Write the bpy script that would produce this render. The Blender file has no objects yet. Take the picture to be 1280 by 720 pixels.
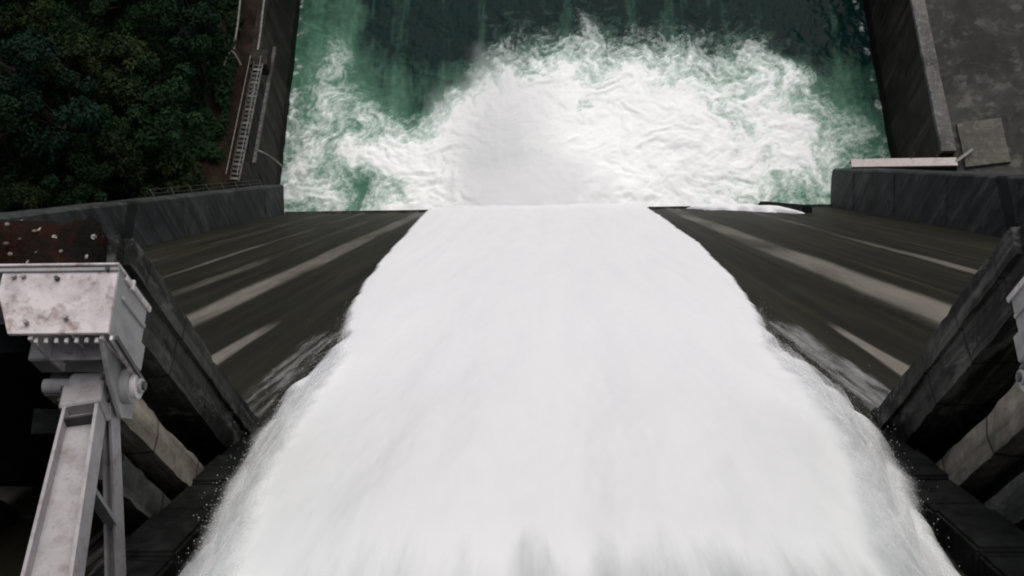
import bpy, bmesh, math, random
import numpy as np
from mathutils import Vector, Matrix, noise as mn

random.seed(7)
rng = np.random.default_rng(11)
S = bpy.context.scene
C = S.collection
ZO = 96.0            # everything is written with the eye at z = 0; the pool lies 96 m lower

# ------------------------------------------------------------------ tagging and linking
def tag(o, label, cat, group=None):
    o['label'] = label; o['category'] = cat
    if group: o['group'] = group
    return o

def link(name, me, mat=None, parent=None):
    o = bpy.data.objects.new(name, me); C.objects.link(o)
    if mat and me and not me.materials: me.materials.append(mat)
    if parent: o.parent = parent
    return o

def empty(name, label, cat, loc=(0, 0, 0), group=None):
    o = bpy.data.objects.new(name, None); C.objects.link(o)
    o.location = loc; o.empty_display_size = .3
    return tag(o, label, cat, group)

def struct(o, kind='structure'):
    o['kind'] = kind
    return o

def local(bm, parent):
    """shift world-written geometry into the parent's frame"""
    if parent is not None:
        p = parent; off = Vector((0, 0, 0))
        while p is not None:
            off += p.location; p = p.parent
        bmesh.ops.translate(bm, verts=bm.verts, vec=-off)

def obj(name, bm, mat, parent=None, smooth=False):
    local(bm, parent)
    me = bpy.data.meshes.new(name)
    bm.normal_update(); bm.to_mesh(me); bm.free()
    if smooth:
        for p in me.polygons: p.use_smooth = True
    return link(name, me, mat, parent)

# ------------------------------------------------------------------ shapes
def box(bm, lo, hi, M=None):
    vs = [bm.verts.new((x, y, z)) for x in (lo[0], hi[0]) for y in (lo[1], hi[1]) for z in (lo[2], hi[2])]
    for f in ((0, 1, 3, 2), (4, 6, 7, 5), (0, 4, 5, 1), (2, 3, 7, 6), (0, 2, 6, 4), (1, 5, 7, 3)):
        bm.faces.new([vs[i] for i in f])
    if M is not None:
        bmesh.ops.transform(bm, matrix=M, verts=vs)
    return vs

def bevel(bm, w, seg=1):
    bmesh.ops.bevel(bm, geom=list(bm.edges), offset=w, segments=seg, affect='EDGES', clamp_overlap=True)

def bar(bm, a, b, w, h, up=(0, 0, 1)):
    """rectangular bar from a to b, w wide across, h deep along 'up'"""
    a = Vector(a); b = Vector(b); d = (b - a); L = d.length; d.normalize()
    s = d.cross(Vector(up)).normalized(); u = s.cross(d).normalized()
    M = Matrix((s, d, u)).transposed().to_4x4(); M.translation = a
    return box(bm, (-w / 2, 0, -h / 2), (w / 2, L, h / 2), M)

def tube(bm, pts, r, n=10, caps=True):
    pts = [Vector(p) for p in pts]; rings = []
    prev = None
    for i, p in enumerate(pts):
        d = (pts[min(i + 1, len(pts) - 1)] - pts[max(i - 1, 0)]).normalized()
        ref = Vector((0, 0, 1)) if abs(d.z) < .9 else Vector((1, 0, 0))
        if prev is not None: s = (prev - d * prev.dot(d)).normalized()
        else: s = d.cross(ref).normalized()
        prev = s; u = s.cross(d)
        rr = r[i] if isinstance(r, (list, tuple)) else r
        rings.append([bm.verts.new(p + (s * math.cos(2 * math.pi * k / n) + u * math.sin(2 * math.pi * k / n)) * rr) for k in range(n)])
    for A, B in zip(rings, rings[1:]):
        for k in range(n):
            bm.faces.new((A[k], A[(k + 1) % n], B[(k + 1) % n], B[k]))
    if caps:
        bm.faces.new(rings[0][::-1]); bm.faces.new(rings[-1])

def rough_block(lo, hi, cell=.3, amp=.03, freq=1.2, seed=0, extra=None):
    """a block of weathered concrete: gridded faces pushed about by noise, worn edges"""
    bm = bmesh.new(); box(bm, lo, hi)
    dims = [hi[i] - lo[i] for i in range(3)]
    for ax in range(3):
        n = int(min(60, dims[ax] / cell))
        for k in range(1, n):
            co = Vector((0, 0, 0)); co[ax] = lo[ax] + dims[ax] * k / n
            no = Vector((0, 0, 0)); no[ax] = 1
            bmesh.ops.bisect_plane(bm, geom=list(bm.verts) + list(bm.edges) + list(bm.faces), plane_co=co, plane_no=no)
    cen = [(lo[i] + hi[i]) / 2 for i in range(3)]
    for v in bm.verts:
        edge = sum(1 for i in range(3) if abs(abs(v.co[i] - cen[i]) - dims[i] / 2) < 1e-4)
        p = v.co * freq + Vector((seed * 7.3, seed, 0))
        d = mn.noise_vector(p) * amp * .35 + mn.noise_vector(p * 3.7) * amp * .6
        if edge >= 2:
            pull = (Vector(cen) - v.co).normalized() * amp * (1.0 + 1.6 * abs(mn.noise(p * 2.3)))
            d = d * 1.2 + pull
        v.co += d
        if extra: extra(v)
    return bm

# numpy gradient noise -------------------------------------------------------------
_g = np.random.default_rng(3)
_perm = _g.permutation(512); _ang = _g.uniform(0, 2 * np.pi, 512); _gx = np.cos(_ang); _gy = np.sin(_ang)
def gn(x, y, seed=0):
    xi = np.floor(x).astype(int); yi = np.floor(y).astype(int); xf = x - xi; yf = y - yi
    def gr(ix, iy, dx, dy):
        h = _perm[(_perm[(ix + seed * 17) & 511] + iy) & 511]
        return _gx[h] * dx + _gy[h] * dy
    u = xf ** 3 * (xf * (xf * 6 - 15) + 10); v = yf ** 3 * (yf * (yf * 6 - 15) + 10)
    a = gr(xi, yi, xf, yf); b = gr(xi + 1, yi, xf - 1, yf)
    c = gr(xi, yi + 1, xf, yf - 1); d = gr(xi + 1, yi + 1, xf - 1, yf - 1)
    return (a + (b - a) * u + (c - a) * v + (a - b - c + d) * u * v) * 1.5
def fbm(x, y, o=5, seed=0, gain=.5):
    s = 0; a = 1; f = 1; t = 0
    for k in range(o):
        s = s + a * gn(x * f, y * f, seed + k); t += a; a *= gain; f *= 2.03
    return s / t
def sst(a, b, x):
    t = np.clip((x - a) / (b - a), 0, 1); return t * t * (3 - 2 * t)

def grid_mesh(name, P, attrs, mat, parent=None, wrap=False):
    """P (n, m, 3) array of points -> smooth grid object with float attributes"""
    n, m = P.shape[:2]
    me = bpy.data.meshes.new(name)
    co = P.reshape(-1, 3).astype(np.float32)
    i = np.arange(n * m).reshape(n, m)
    q = np.stack([i[:-1, :-1], i[:-1, 1:], i[1:, 1:], i[1:, :-1]], -1).reshape(-1, 4)
    me.vertices.add(len(co)); me.vertices.foreach_set('co', co.ravel())
    me.loops.add(q.size); me.loops.foreach_set('vertex_index', q.ravel().astype(np.int32))
    me.polygons.add(len(q)); me.polygons.foreach_set('loop_start', np.arange(0, q.size, 4, dtype=np.int32))
    me.polygons.foreach_set('loop_total', np.full(len(q), 4, dtype=np.int32))
    me.update(calc_edges=True)
    me.polygons.foreach_set('use_smooth', np.ones(len(q), dtype=bool))
    for k, a in attrs.items():
        at = me.attributes.new(k, 'FLOAT', 'POINT'); at.data.foreach_set('value', a.reshape(-1).astype(np.float32))
    return link(name, me, mat, parent)

# ------------------------------------------------------------------ materials
class NT:
    def __init__(s, name):
        s.m = bpy.data.materials.new(name); s.m.use_nodes = True
        s.t = s.m.node_tree; s.t.nodes.clear()
        s.out = s.t.nodes.new('ShaderNodeOutputMaterial')
    def n(s, typ, inp=None, **kw):
        nd = s.t.nodes.new('ShaderNode' + typ)
        for k, v in kw.items(): setattr(nd, k, v)
        for k, v in (inp or {}).items():
            if isinstance(v, bpy.types.NodeSocket): s.t.links.new(v, nd.inputs[k])
            else: nd.inputs[k].default_value = v
        return nd
    def obj(s): return s.n('TexCoord').outputs['Object']
    def geo(s): return s.n('NewGeometry').outputs['Position']
    def mapp(s, v, scale=(1, 1, 1), rot=(0, 0, 0), loc=(0, 0, 0)):
        return s.n('Mapping', {'Vector': v, 'Scale': scale, 'Rotation': rot, 'Location': loc}).outputs[0]
    def noise(s, v, scale, detail=6, rough=.55, dist=0, col=False):
        o = s.n('TexNoise', {'Vector': v, 'Scale': scale, 'Detail': detail, 'Roughness': rough, 'Distortion': dist}).outputs
        return o[1] if col else o[0]
    def ramp(s, f, stops, interp='LINEAR'):
        r = s.n('ValToRGB', {'Fac': f}); e = r.color_ramp.elements; r.color_ramp.interpolation = interp
        while len(e) > 1: e.remove(e[-1])
        e[0].position = stops[0][0]; e[0].color = col(stops[0][1])
        for p, c in stops[1:]:
            x = e.new(p); x.color = col(c)
        return r.outputs[0]
    def math(s, op, a, b=0.0, c=0.0, clamp=False):
        m = s.n('Math', {0: a, 1: b, 2: c}, operation=op); m.use_clamp = clamp
        return m.outputs[0]
    def mix(s, f, a, b, blend='MIX'):
        nd = s.t.nodes.new('ShaderNodeMix'); nd.data_type = 'RGBA'; nd.blend_type = blend
        for sock, v in ((nd.inputs[0], f), (nd.inputs[6], a), (nd.inputs[7], b)):
            if isinstance(v, bpy.types.NodeSocket): s.t.links.new(v, sock)
            else: sock.default_value = col(v) if sock != nd.inputs[0] else v
        return nd.outputs[2]
    def rng(s, v, a, b, c=0., d=1., smooth=False):
        nd = s.n('MapRange', {'Value': v, 'From Min': a, 'From Max': b, 'To Min': c, 'To Max': d})
        if smooth: nd.interpolation_type = 'SMOOTHSTEP'
        return nd.outputs[0]
    def attr(s, name): return s.n('Attribute', attribute_name=name).outputs['Fac']
    def bump(s, h, strength=.5, dist=.05, normal=None):
        d = {'Height': h, 'Strength': strength, 'Distance': dist}
        if normal: d['Normal'] = normal
        return s.n('Bump', d).outputs[0]
    def bsdf(s, base, rough=.6, spec=.3, normal=None, metal=0., **kw):
        d = {'Base Color': base if isinstance(base, bpy.types.NodeSocket) else col(base), 'Roughness': rough, 'Specular IOR Level': spec, 'Metallic': metal}
        if normal: d['Normal'] = normal
        d.update(kw)
        return s.n('BsdfPrincipled', d).outputs[0]
    def done(s, sh, vol=None):
        if sh: s.t.links.new(sh, s.out.inputs[0])
        if vol: s.t.links.new(vol, s.out.inputs[1])
        return s.m
def col(c):
    if isinstance(c, (int, float)): return (c, c, c, 1)
    return (*c, 1) if len(c) == 3 else c

def concrete(name, dark, light, moss=(.012, .02, .01), mossy=.3, streak=.6, scale=1., lift=1.6, rough=.75, bump=.6, lichen=0., pale=.45, blotch=.25):
    t = NT(name); g = t.geo()
    big = t.noise(g, .35 * scale, 5, .6, .4)
    c = t.mix(t.rng(big, .38, .62), dark, light)
    fine = t.noise(g, 6 * scale, 8, .7)
    c = t.mix(t.rng(fine, .3, .75, 0, .55), c, tuple(x * .35 for x in dark))
    # runs of water staining, stretched downwards
    st = t.noise(t.mapp(g, (2.6 * scale, 2.6 * scale, .16 * scale)), 1., 6, .65, .3)
    c = t.mix(t.rng(st, .44, .62, 0, streak), c, tuple(x * .25 for x in dark))
    st2 = t.noise(t.mapp(g, (3.7 * scale, 3.7 * scale, .22 * scale), loc=(9, 3, 1)), 1., 6, .6, .2)
    c = t.mix(t.rng(st2, .54, .70, 0, pale), c, tuple(min(1, x * 1.8) for x in light))
    ms = t.noise(t.mapp(g, loc=(4, 4, 4)), .9 * scale, 7, .7, .5)
    c = t.mix(t.rng(ms, .52, .66, 0, mossy), c, moss)
    bl = t.noise(t.mapp(g, (1, 1, .45), loc=(7, 1, 2)), 1.5 * scale, 8, .72, .8)
    c = t.mix(t.rng(bl, .53, .64, 0, blotch), c, tuple(min(1, x * 1.7) for x in light))
    # pour joints
    z = t.n('SeparateXYZ', {0: g}).outputs[2]
    wob = t.math('MULTIPLY', t.noise(g, 1.3, 3), .18)
    fr = t.math('FRACT', t.math('DIVIDE', t.math('ADD', z, wob), lift))
    jt = t.math('LESS_THAN', fr, .035)
    c = t.mix(t.math('MULTIPLY', jt, .75), c, tuple(x * .2 for x in dark))
    if lichen:
        l = t.n('TexVoronoi', {'Vector': g, 'Scale': 7.}).outputs[0]
        ln = t.noise(g, 2.2, 4)
        lm = t.math('MULTIPLY', t.math('LESS_THAN', l, .16), t.math('GREATER_THAN', ln, .55))
        c = t.mix(t.math('MULTIPLY', lm, lichen), c, (.45, .45, .42))
    hgt = t.math('ADD', t.math('MULTIPLY', fine, .5), t.math('MULTIPLY', t.noise(g, 22 * scale, 5, .7), .4))
    hgt = t.math('SUBTRACT', hgt, t.math('MULTIPLY', jt, .8))
    return t.done(t.bsdf(c, rough, .12, t.bump(hgt, bump, .05)))

def painted_steel(name, base, rust=.35, dirt=.5, seed=0):
    t = NT(name); g = t.geo()
    n1 = t.noise(t.mapp(g, loc=(seed, 0, 0)), 2.2, 7, .65, .5)
    c = t.mix(t.rng(n1, .45, .7, 0, dirt), base, tuple(x * .45 for x in base))
    n2 = t.noise(t.mapp(g, loc=(seed + 5, 2, 0)), 5.5, 8, .7, .3)
    c = t.mix(t.rng(n2, .52, .70, 0, rust), c, (.16, .07, .045))
    n3 = t.noise(g, 26, 4, .7)
    c = t.mix(t.rng(n3, .58, .75, 0, .5), c, tuple(x * .25 for x in base))
    return t.done(t.bsdf(c, .55, .35, t.bump(n2, .25, .02)))

def metal_plain(name, base, rough=.5):
    t = NT(name); g = t.geo()
    n = t.noise(g, 3, 6, .6)
    c = t.mix(t.rng(n, .4, .7), base, tuple(x * .4 for x in base))
    return t.done(t.bsdf(c, rough, .4))

M = {}
M['pier'] = concrete('pier_concrete', (.015, .017, .0155), (.068, .068, .060), mossy=.6, streak=.9, lift=1.55, pale=.6, blotch=.6)
M['pier_nose'] = concrete('pier_nose_concrete', (.018, .019, .017), (.085, .086, .077), moss=(.008, .012, .008), mossy=.7, streak=.95, lift=1.55, pale=.8, blotch=.8)
M['pier_pale'] = concrete('pale_rib_concrete', (.18, .155, .125), (.40, .355, .29), moss=(.03, .035, .02), mossy=.65, streak=.7, lift=1.75)
M['pier_mid'] = concrete('grey_rib_concrete', (.06, .062, .056), (.15, .15, .135), mossy=.6, streak=.8, lift=1.6, blotch=.4)
M['pier_wet_shade'] = concrete('wet_shade_black_concrete', (.008, .009, .009), (.02, .022, .021), mossy=.3, streak=.7)  # near-black also stands for shade in slots and recesses, besides wet concrete
M['twall'] = concrete('training_wall_concrete', (.040, .046, .047), (.085, .092, .09), mossy=.5, streak=.6, scale=.45, lift=40)
M['cwall'] = concrete('channel_wall_concrete', (.018, .016, .013), (.05, .044, .036), mossy=.5, streak=.7, scale=.4, lift=50)
M['coping'] = concrete('coping_concrete', (.09, .085, .08), (.19, .18, .17), mossy=.3, streak=.2, scale=.7, lift=50)
M['apron'] = concrete('apron_concrete', (.036, .035, .032), (.10, .096, .086), moss=(.03, .03, .026), mossy=.4, streak=.1, scale=.22, lift=50)
M['pad'] = concrete('pad_concrete', (.09, .088, .075), (.14, .13, .11), mossy=.4, streak=.1, scale=.5, lift=50)
M['bracket'] = painted_steel('pale_painted_steel', (.66, .61, .61), .85, .85)
M['bracket_grey'] = painted_steel('grey_painted_steel', (.34, .34, .34), .3, .6, 4)
M['arm'] = painted_steel('dusty_grey_steel', (.40, .38, .39), .4, .6, 9)
M['dark_steel'] = metal_plain('dark_steel', (.05, .05, .05))
M['rail'] = metal_plain('galvanised_rail', (.24, .23, .20))
M['stair_tread'] = metal_plain('worn_tread', (.14, .13, .11))
M['beam'] = painted_steel('faded_pink_beam', (.52, .46, .43), .3, .4, 2)
M['bridge'] = concrete('bridge_concrete', (.12, .12, .11), (.22, .21, .2), mossy=.2, streak=.3)

def mat_moss():
    t = NT('rusty_moss'); g = t.geo()
    n = t.noise(g, 2.2, 8, .7, .6)
    c = t.ramp(n, [(.3, (.006, .007, .006)), (.46, (.010, .008, .006)), (.56, (.026, .008, .005)), (.62, (.02, .022, .012)), (.72, (.05, .045, .035))])
    n2 = t.noise(g, 9, 5, .7)
    l = t.n('TexVoronoi', {'Vector': g, 'Scale': 6.5}).outputs[0]
    lm = t.math('MULTIPLY', t.math('LESS_THAN', l, .2), t.math('GREATER_THAN', n2, .52))
    c = t.mix(lm, c, (.4, .39, .36))
    return t.done(t.bsdf(c, .9, .1, t.bump(t.math('ADD', n, n2), .9, .08)))
M['moss'] = mat_moss()

def mat_face():
    """dry spillway chute: 'deposit' marks the pale mineral runs, everything drawn out down the slope"""
    t = NT('spillway_concrete'); v = t.obj()
    sx = t.mapp(v, (1.6, .06, .04)); n1 = t.noise(sx, 1., 7, .6, .15)
    c = t.ramp(n1, [(.3, (.006, .006, .005)), (.45, (.016, .014, .009)), (.58, (.028, .024, .014)), (.75, (.050, .043, .028))])
    big = t.noise(v, .09, 4, .55)
    c = t.mix(t.rng(big, .4, .65, 0, .6), c, (.020, .021, .016))
    fine = t.noise(t.mapp(v, (6, .6, .4)), 1., 7, .7)
    c = t.mix(t.rng(fine, .35, .75, 0, .5), c, (.012, .012, .010))
    d = t.attr('deposit')
    pale = t.mix(fine, (.15, .138, .115), (.27, .25, .215))
    edge = t.math('ADD', d, t.math('MULTIPLY', t.math('SUBTRACT', fine, .5), .45))
    c = t.mix(t.rng(edge, .2, .95, 0, .9, True), c, pale)
    fr = t.attr('froth')
    fn = t.noise(t.mapp(v, (3.5, .22, .17)), 1.6, 8, .75, .2)
    fmask = t.rng(t.math('ADD', fr, t.math('MULTIPLY', t.math('SUBTRACT', fn, .5), 1.5)), .45, 1.0, 0, 1, True)
    c = t.mix(fmask, c, (.30, .30, .295))
    h = t.math('ADD', n1, t.math('MULTIPLY', fine, .5))
    return t.done(t.bsdf(c, .62, .15, t.bump(h, .35, .08)))
M['face'] = mat_face()

def mat_cascade():
    t = NT('aerated_water'); v = t.obj()
    a = t.attr('aer'); e = t.attr('edge')
    st = t.noise(t.mapp(v, (1.3, .16, .13)), 1., 7, .62, .35)
    fn = t.noise(t.mapp(v, (5.5, 1.1, .9)), 1., 8, .7, .5)
    c = t.mix(t.rng(st, .3, .7), (.85, .86, .875), (.89, .89, .90))
    c = t.mix(t.rng(fn, .35, .7, 0, .18), c, (.77, .79, .80))
    thin = t.math('ADD', a, t.math('MULTIPLY', t.math('SUBTRACT', t.noise(t.mapp(v, (3.2, .35, .3)), 1., 6, .6, .2), .5), .9))
    c = t.mix(t.math('MULTIPLY', t.attr('fresh'), .8), c, (.66, .70, .69))
    c = t.mix(t.rng(thin, .15, .85, .8, 0, True), c, (.36, .40, .39))
    h = t.math('ADD', st, t.math('MULTIPLY', fn, .5))
    b = t.bsdf(c, .85, .15, t.bump(h, .10, .06))
    tr = t.n('BsdfTransparent').outputs[0]
    n2 = t.noise(t.mapp(v, (3.2, 1.3, 1.1)), 3.0, 8, .75, .3)
    k = t.math('ADD', e, t.math('MULTIPLY', t.math('SUBTRACT', n2, .5), .9))
    al = t.math('MULTIPLY', t.rng(k, .08, .95, 1, 0, True), t.rng(e, .7, 1.0, 1, 0))
    return t.done(t.n('MixShader', {0: al, 1: tr, 2: b}).outputs[0])
M['cascade'] = mat_cascade()

def mat_pool():
    t = NT('churned_pool'); v = t.obj()
    f = t.attr('foam'); g = t.attr('green')
    wn = t.noise(v, .55, 4, .6, 1.2)
    reflect_stripe = t.noise(t.mapp(v, (.55, .05, .05)), 1., 4, .6)  # long streaks of reflection painted into the water colour
    water = t.mix(t.rng(t.math('ADD', t.math('ADD', g, t.rng(reflect_stripe, .45, .7, -.05, .35)), t.math('MULTIPLY', t.math('SUBTRACT', wn, .5), .5)), .1, .95), (.003, .016, .016), (.075, .185, .12))
    ml = t.attr('milky')
    water = t.mix(t.rng(t.math('ADD', ml, t.math('MULTIPLY', t.math('SUBTRACT', t.noise(v, .9, 6, .65, .6), .5), .9)), .1, 1.0, 0, .85), water, (.20, .36, .27))
    fil = t.noise(v, 1.5, 8, .72, .9)
    rid = t.math('ABSOLUTE', t.math('SUBTRACT', fil, .5))
    line = t.rng(rid, .0, .035, 1, 0, True)
    d1 = t.math('ADD', f, t.math('MULTIPLY', t.math('SUBTRACT', t.noise(v, 2.2, 8, .75, .5), .5), .46))
    milk = t.rng(d1, .16, .86, 0, 1)
    c = t.mix(t.math('POWER', milk, 1.25), water, (.80, .87, .83))
    lf = t.math('MULTIPLY', line, t.rng(f, .05, .35, 0, .35))
    c = t.mix(lf, c, (.72, .80, .76))
    c = t.mix(t.rng(f, .75, .98), c, (.93, .945, .93))
    ro = t.rng(milk, 0, .5, .2, .9); sp = t.rng(milk, 0, .5, .04, .1)
    h = t.math('ADD', t.noise(v, 1.2, 8, .65, .8), t.math('MULTIPLY', fil, .6))
    h = t.math('MULTIPLY', h, t.rng(f, .3, .8, 1, .05))
    return t.done(t.bsdf(c, ro, sp, t.bump(h, .22, .10)))
M['pool'] = mat_pool()

def mat_leaf(name, a, b):
    t = NT(name)
    r = t.n('ObjectInfo').outputs['Random']; n = t.noise(t.geo(), 1.1, 4, .7)
    f = t.math('ADD', t.math('MULTIPLY', n, .8), t.math('MULTIPLY', r, .3))
    c = t.mix(t.rng(f, .3, .8), a, b)
    return t.done(t.bsdf(c, .75, .08))
M['leaf'] = mat_leaf('deep_green_leaves', (.005, .018, .007), (.019, .046, .016))
M['leaf_b'] = mat_leaf('olive_leaves', (.010, .021, .007), (.030, .046, .016))
M['leaf_c'] = mat_leaf('blue_green_leaves', (.005, .018, .011), (.016, .038, .024))
M['bark'] = metal_plain('bark', (.035, .028, .022), .9)
def mat_ground():
    t = NT('forest_soil'); g = t.geo(); n = t.noise(g, .5, 7, .65)
    c = t.ramp(n, [(.35, (.006, .009, .005)), (.55, (.014, .016, .009)), (.7, (.03, .026, .018))])
    return t.done(t.bsdf(c, .95, .05, t.bump(n, .8, .3)))
M['soil'] = mat_ground()
def mat_berm():
    t = NT('brown_bank'); g = t.geo(); n = t.noise(g, .7, 8, .68, .6)
    c = t.ramp(n, [(.3, (.010, .009, .007)), (.48, (.02, .014, .009)), (.6, (.035, .024, .016)), (.72, (.016, .022, .012))])
    return t.done(t.bsdf(c, .9, .1, t.bump(n, .8, .2)))
M['berm'] = mat_berm()
t = NT('droplets'); M['drop'] = t.done(t.bsdf((.86, .87, .885), .8, .2))

# ------------------------------------------------------------------ the camera (solved from the photograph)
pitch, yaw, roll, FPX = math.radians(63.24), math.radians(1.63), math.radians(.67), 1405.15
f0 = Vector((0, math.cos(pitch), -math.sin(pitch))); r0 = Vector((1, 0, 0)); u0 = Vector((0, math.sin(pitch), math.cos(pitch)))
fw = f0 * math.cos(yaw) - r0 * math.sin(yaw); rr = r0 * math.cos(yaw) + f0 * math.sin(yaw)
rt = rr * math.cos(roll) - u0 * math.sin(roll); up = u0 * math.cos(roll) + rr * math.sin(roll)
cd = bpy.data.cameras.new('camera'); cam = bpy.data.objects.new('camera', cd); C.objects.link(cam)
mw = Matrix((rt, up, -fw)).transposed().to_4x4(); mw.translation = (0, 0, ZO)
cam.matrix_world = mw
cd.sensor_width = 36; cd.lens = 36 * FPX / 1280; cd.clip_start = .1; cd.clip_end = 6000
S.camera = cam

SL = math.radians(56.54); H5 = 5.0
D = Vector((0, math.cos(SL), -math.sin(SL))); N = Vector((0, math.sin(SL), math.cos(SL)))
SLIP = 103.0
def FP(x, s, w=0.):            # a point on the chute: x across, s metres down it, w metres proud of it
    return Vector((x, 0, 0)) - N * (H5 - w) + D * s
POOL = -96.0

# ------------------------------------------------------------------ the dam: curved crest and long straight chute
dam = empty('spillway_dam', 'dark concrete spillway dam, long steep chute streaked with pale mineral runs below the piers', 'dam', (0, 20, -50))
prof = []                       # (y, z, s)
S0 = 11.2                        # where the ogee curve runs out into the straight chute
p0 = FP(0, S0)
prof += [(p0.y - 3.2 - 9 + k, p0.z + math.tan(SL) * 1.6, S0 - 13 + k) for k in range(9)]
for k in range(24):
    tt = 1 - k / 24
    yy = p0.y - 3.2 * tt; sl = math.tan(SL)
    zz = p0.z + sl * (3.2 * tt) - sl * (3.2 * tt) ** 2 / (2 * 3.2)
    prof.append((yy, zz, S0 - 4 * tt))
for s in np.linspace(S0, SLIP, 330):
    p = FP(0, float(s)); prof.append((p.y, p.z, float(s)))
xs = np.linspace(-23.85, 26.25, 420)
ys = np.array([p[0] for p in prof]); zs = np.array([p[1] for p in prof]); ss = np.array([p[2] for p in prof])
X, Sg = np.meshgrid(xs, ss)
Y = np.repeat(ys[:, None], len(xs), 1); Z = np.repeat(zs[:, None], len(xs), 1)
def band(x0, w0, x1, w1, s0, s1, f0=3., f1=3., k=1.):
    """pale run: centre and half width go from (x0,w0) at s0 to (x1,w1) at s1"""
    tt = np.clip((Sg - s0) / (s1 - s0), 0, 1)
    c = x0 + (x1 - x0) * tt + .12 * gn(Sg * .11, X * 0 + 3.3); w = w0 + (w1 - w0) * tt
    g = 1 - sst(w * .5, w * 1.4 + .08, np.abs(X - c))
    return k * g * sst(s0 - f0, s0 + .01, Sg) * (1 - sst(s1 - .01, s1 + f1, Sg))
dep = np.zeros_like(X)
for b in (band(12.35, 1.1, 11.6, .7, 12, 103, k=1.05), band(11.1, .3, 10.9, .2, 20, 103, k=.45),
          band(17.75, .38, 17.7, .28, 8, 103, k=.85), band(21.2, .25, 21.2, .2, 8, 103, k=.3), band(15.0, .3, 14.8, .3, 8, 103, k=.35),
          band(7.8, .85, 8.3, .15, 8, 29, 2, 6, k=1.1), band(8.9, .3, 8.7, .1, 8, 20, k=.4),
          band(-8.6, .62, -8.35, .22, 8, 31, 2, 6, k=1.05), band(-11.2, .55, -11.0, .75, 8, 103, k=.9),
          band(-16.6, .16, -16.5, .2, 8, 103, k=.8), band(-14.1, .45, -14.0, .5, 8, 103, k=.6),
          band(-19.9, .4, -19.8, .45, 8, 103, k=.6), band(-21.6, .12, -21.6, .15, 8, 103, k=.6), band(-12.9, .35, -12.7, .35, 8, 103, k=.35)):
    dep = np.maximum(dep, b)
dep *= (.62 + .38 * sst(75, 18, Sg)) * np.clip(.85 + .5 * gn(Sg * .09, X * .5, 7), .3, 1)
fro = np.maximum(band(6.75, .55, 6.9, .45, 12, 31, 3, 6, k=.75), band(-5.75, .5, -6.2, .5, 14, 30, 3, 6, k=.62))
# shallow steps between pour lanes, and slight waviness
Zd = .05 * gn(X * .7, Sg * .05, 5) + .02 * gn(X * 3, Sg * .2, 6)
for xj in (-19.3, -14.6, -9.6, 10.2, 14.4, 19.4):
    Zd -= .10 * np.exp(-((X - xj) / .07) ** 2)
P = np.stack([X, Y, Z], -1) + np.array(N)[None, None] * Zd[..., None] - np.array(dam.location)
chute = grid_mesh('chute', P, {'deposit': dep, 'froth': fro}, M['face'], dam)
# body under the skin and the flat nose of the lip
bm = bmesh.new()
q = [(ys[0] - 3, zs[0] - .4), (ys[0], zs[0] - .35)] + [(ys[i], zs[i] - .35) for i in range(6, len(ys) - 1, 30)] + [(ys[-1] - .05, zs[-1] - .35), (ys[-1] - .05, -101), (ys[0] - 3, -101)]
A = [bm.verts.new((-23.8, y, z)) for y, z in q]; B = [bm.verts.new((26.2, y, z)) for y, z in q]
bm.faces.new(A); bm.faces.new(B[::-1])
for i in range(len(q)):
    bm.faces.new((A[i], B[i], B[(i + 1) % len(q)], A[(i + 1) % len(q)]))
bmesh.ops.recalc_face_normals(bm, faces=bm.faces)
obj('body', bm, M['pier'], dam)
lp = FP(0, SLIP)
bm = rough_block((-23.8, lp.y - .06, lp.z - 1.2), (26.2, lp.y + .25, lp.z + .02), 1.0, .02)
obj('lip', bm, M['pier'], dam)

# ------------------------------------------------------------------ training walls running down both sides of the chute
def training_wall(x0, x1, hgt, label, s_end, round_end):
    t = empty('training_wall', label, 'wall', tuple(FP(x0, SLIP)))
    inn = 1 if x0 < 0 else -1
    bm = bmesh.new(); secs = []
    svals = list(np.linspace(-2, s_end, 60)); 
    if round_end: svals += [s_end + k for k in (.35, .6, .75)]
    for i, s in enumerate(svals):
        top = hgt
        if round_end and s > s_end: top = hgt - {.35: .25, .6: .7, .75: 1.6}[round(s - s_end, 2)]
        a = FP(x0, s, -1.5); b = FP(x0, s, top - .12 + .04 * mn.noise((s, 0, 0))); c = FP(x0 - inn * .12, s, top); d = FP(x1, s, top); e = FP(x1, s, -1.5)
        secs.append([bm.verts.new(p) for p in (a, b, c, d, e)])
    for U, V in zip(secs, secs[1:]):
        for k in range(4): bm.faces.new((U[k], U[k + 1], V[k + 1], V[k]))
    bm.faces.new(secs[0]); bm.faces.new(secs[-1][::-1])
    bmesh.ops.recalc_face_normals(bm, faces=bm.faces)
    obj('wall_body', bm, M['twall'], t)
    # pour joints with shallow pilasters
    for k, s in enumerate(np.arange(52, s_end - 1, 11.)):
        bm = bmesh.new()
        a = FP(x0 + inn * .03, s, hgt / 2 - .2); bar(bm, a - N * (hgt / 2 - .3), a + N * (hgt / 2 - .1), .35, .12, up=(1, 0, 0))
        obj('joint_pilaster', bm, M['twall'], t)
    return t
twl = training_wall(-23.8, -25.6, 2.7, 'low grey training wall along the chute edge, forest rising behind it', SLIP, False)
twr = training_wall(26.2, 29.6, 3.45, 'thick dark training wall with a rounded end, under the pale walkway beam', SLIP - .3, True)

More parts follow.
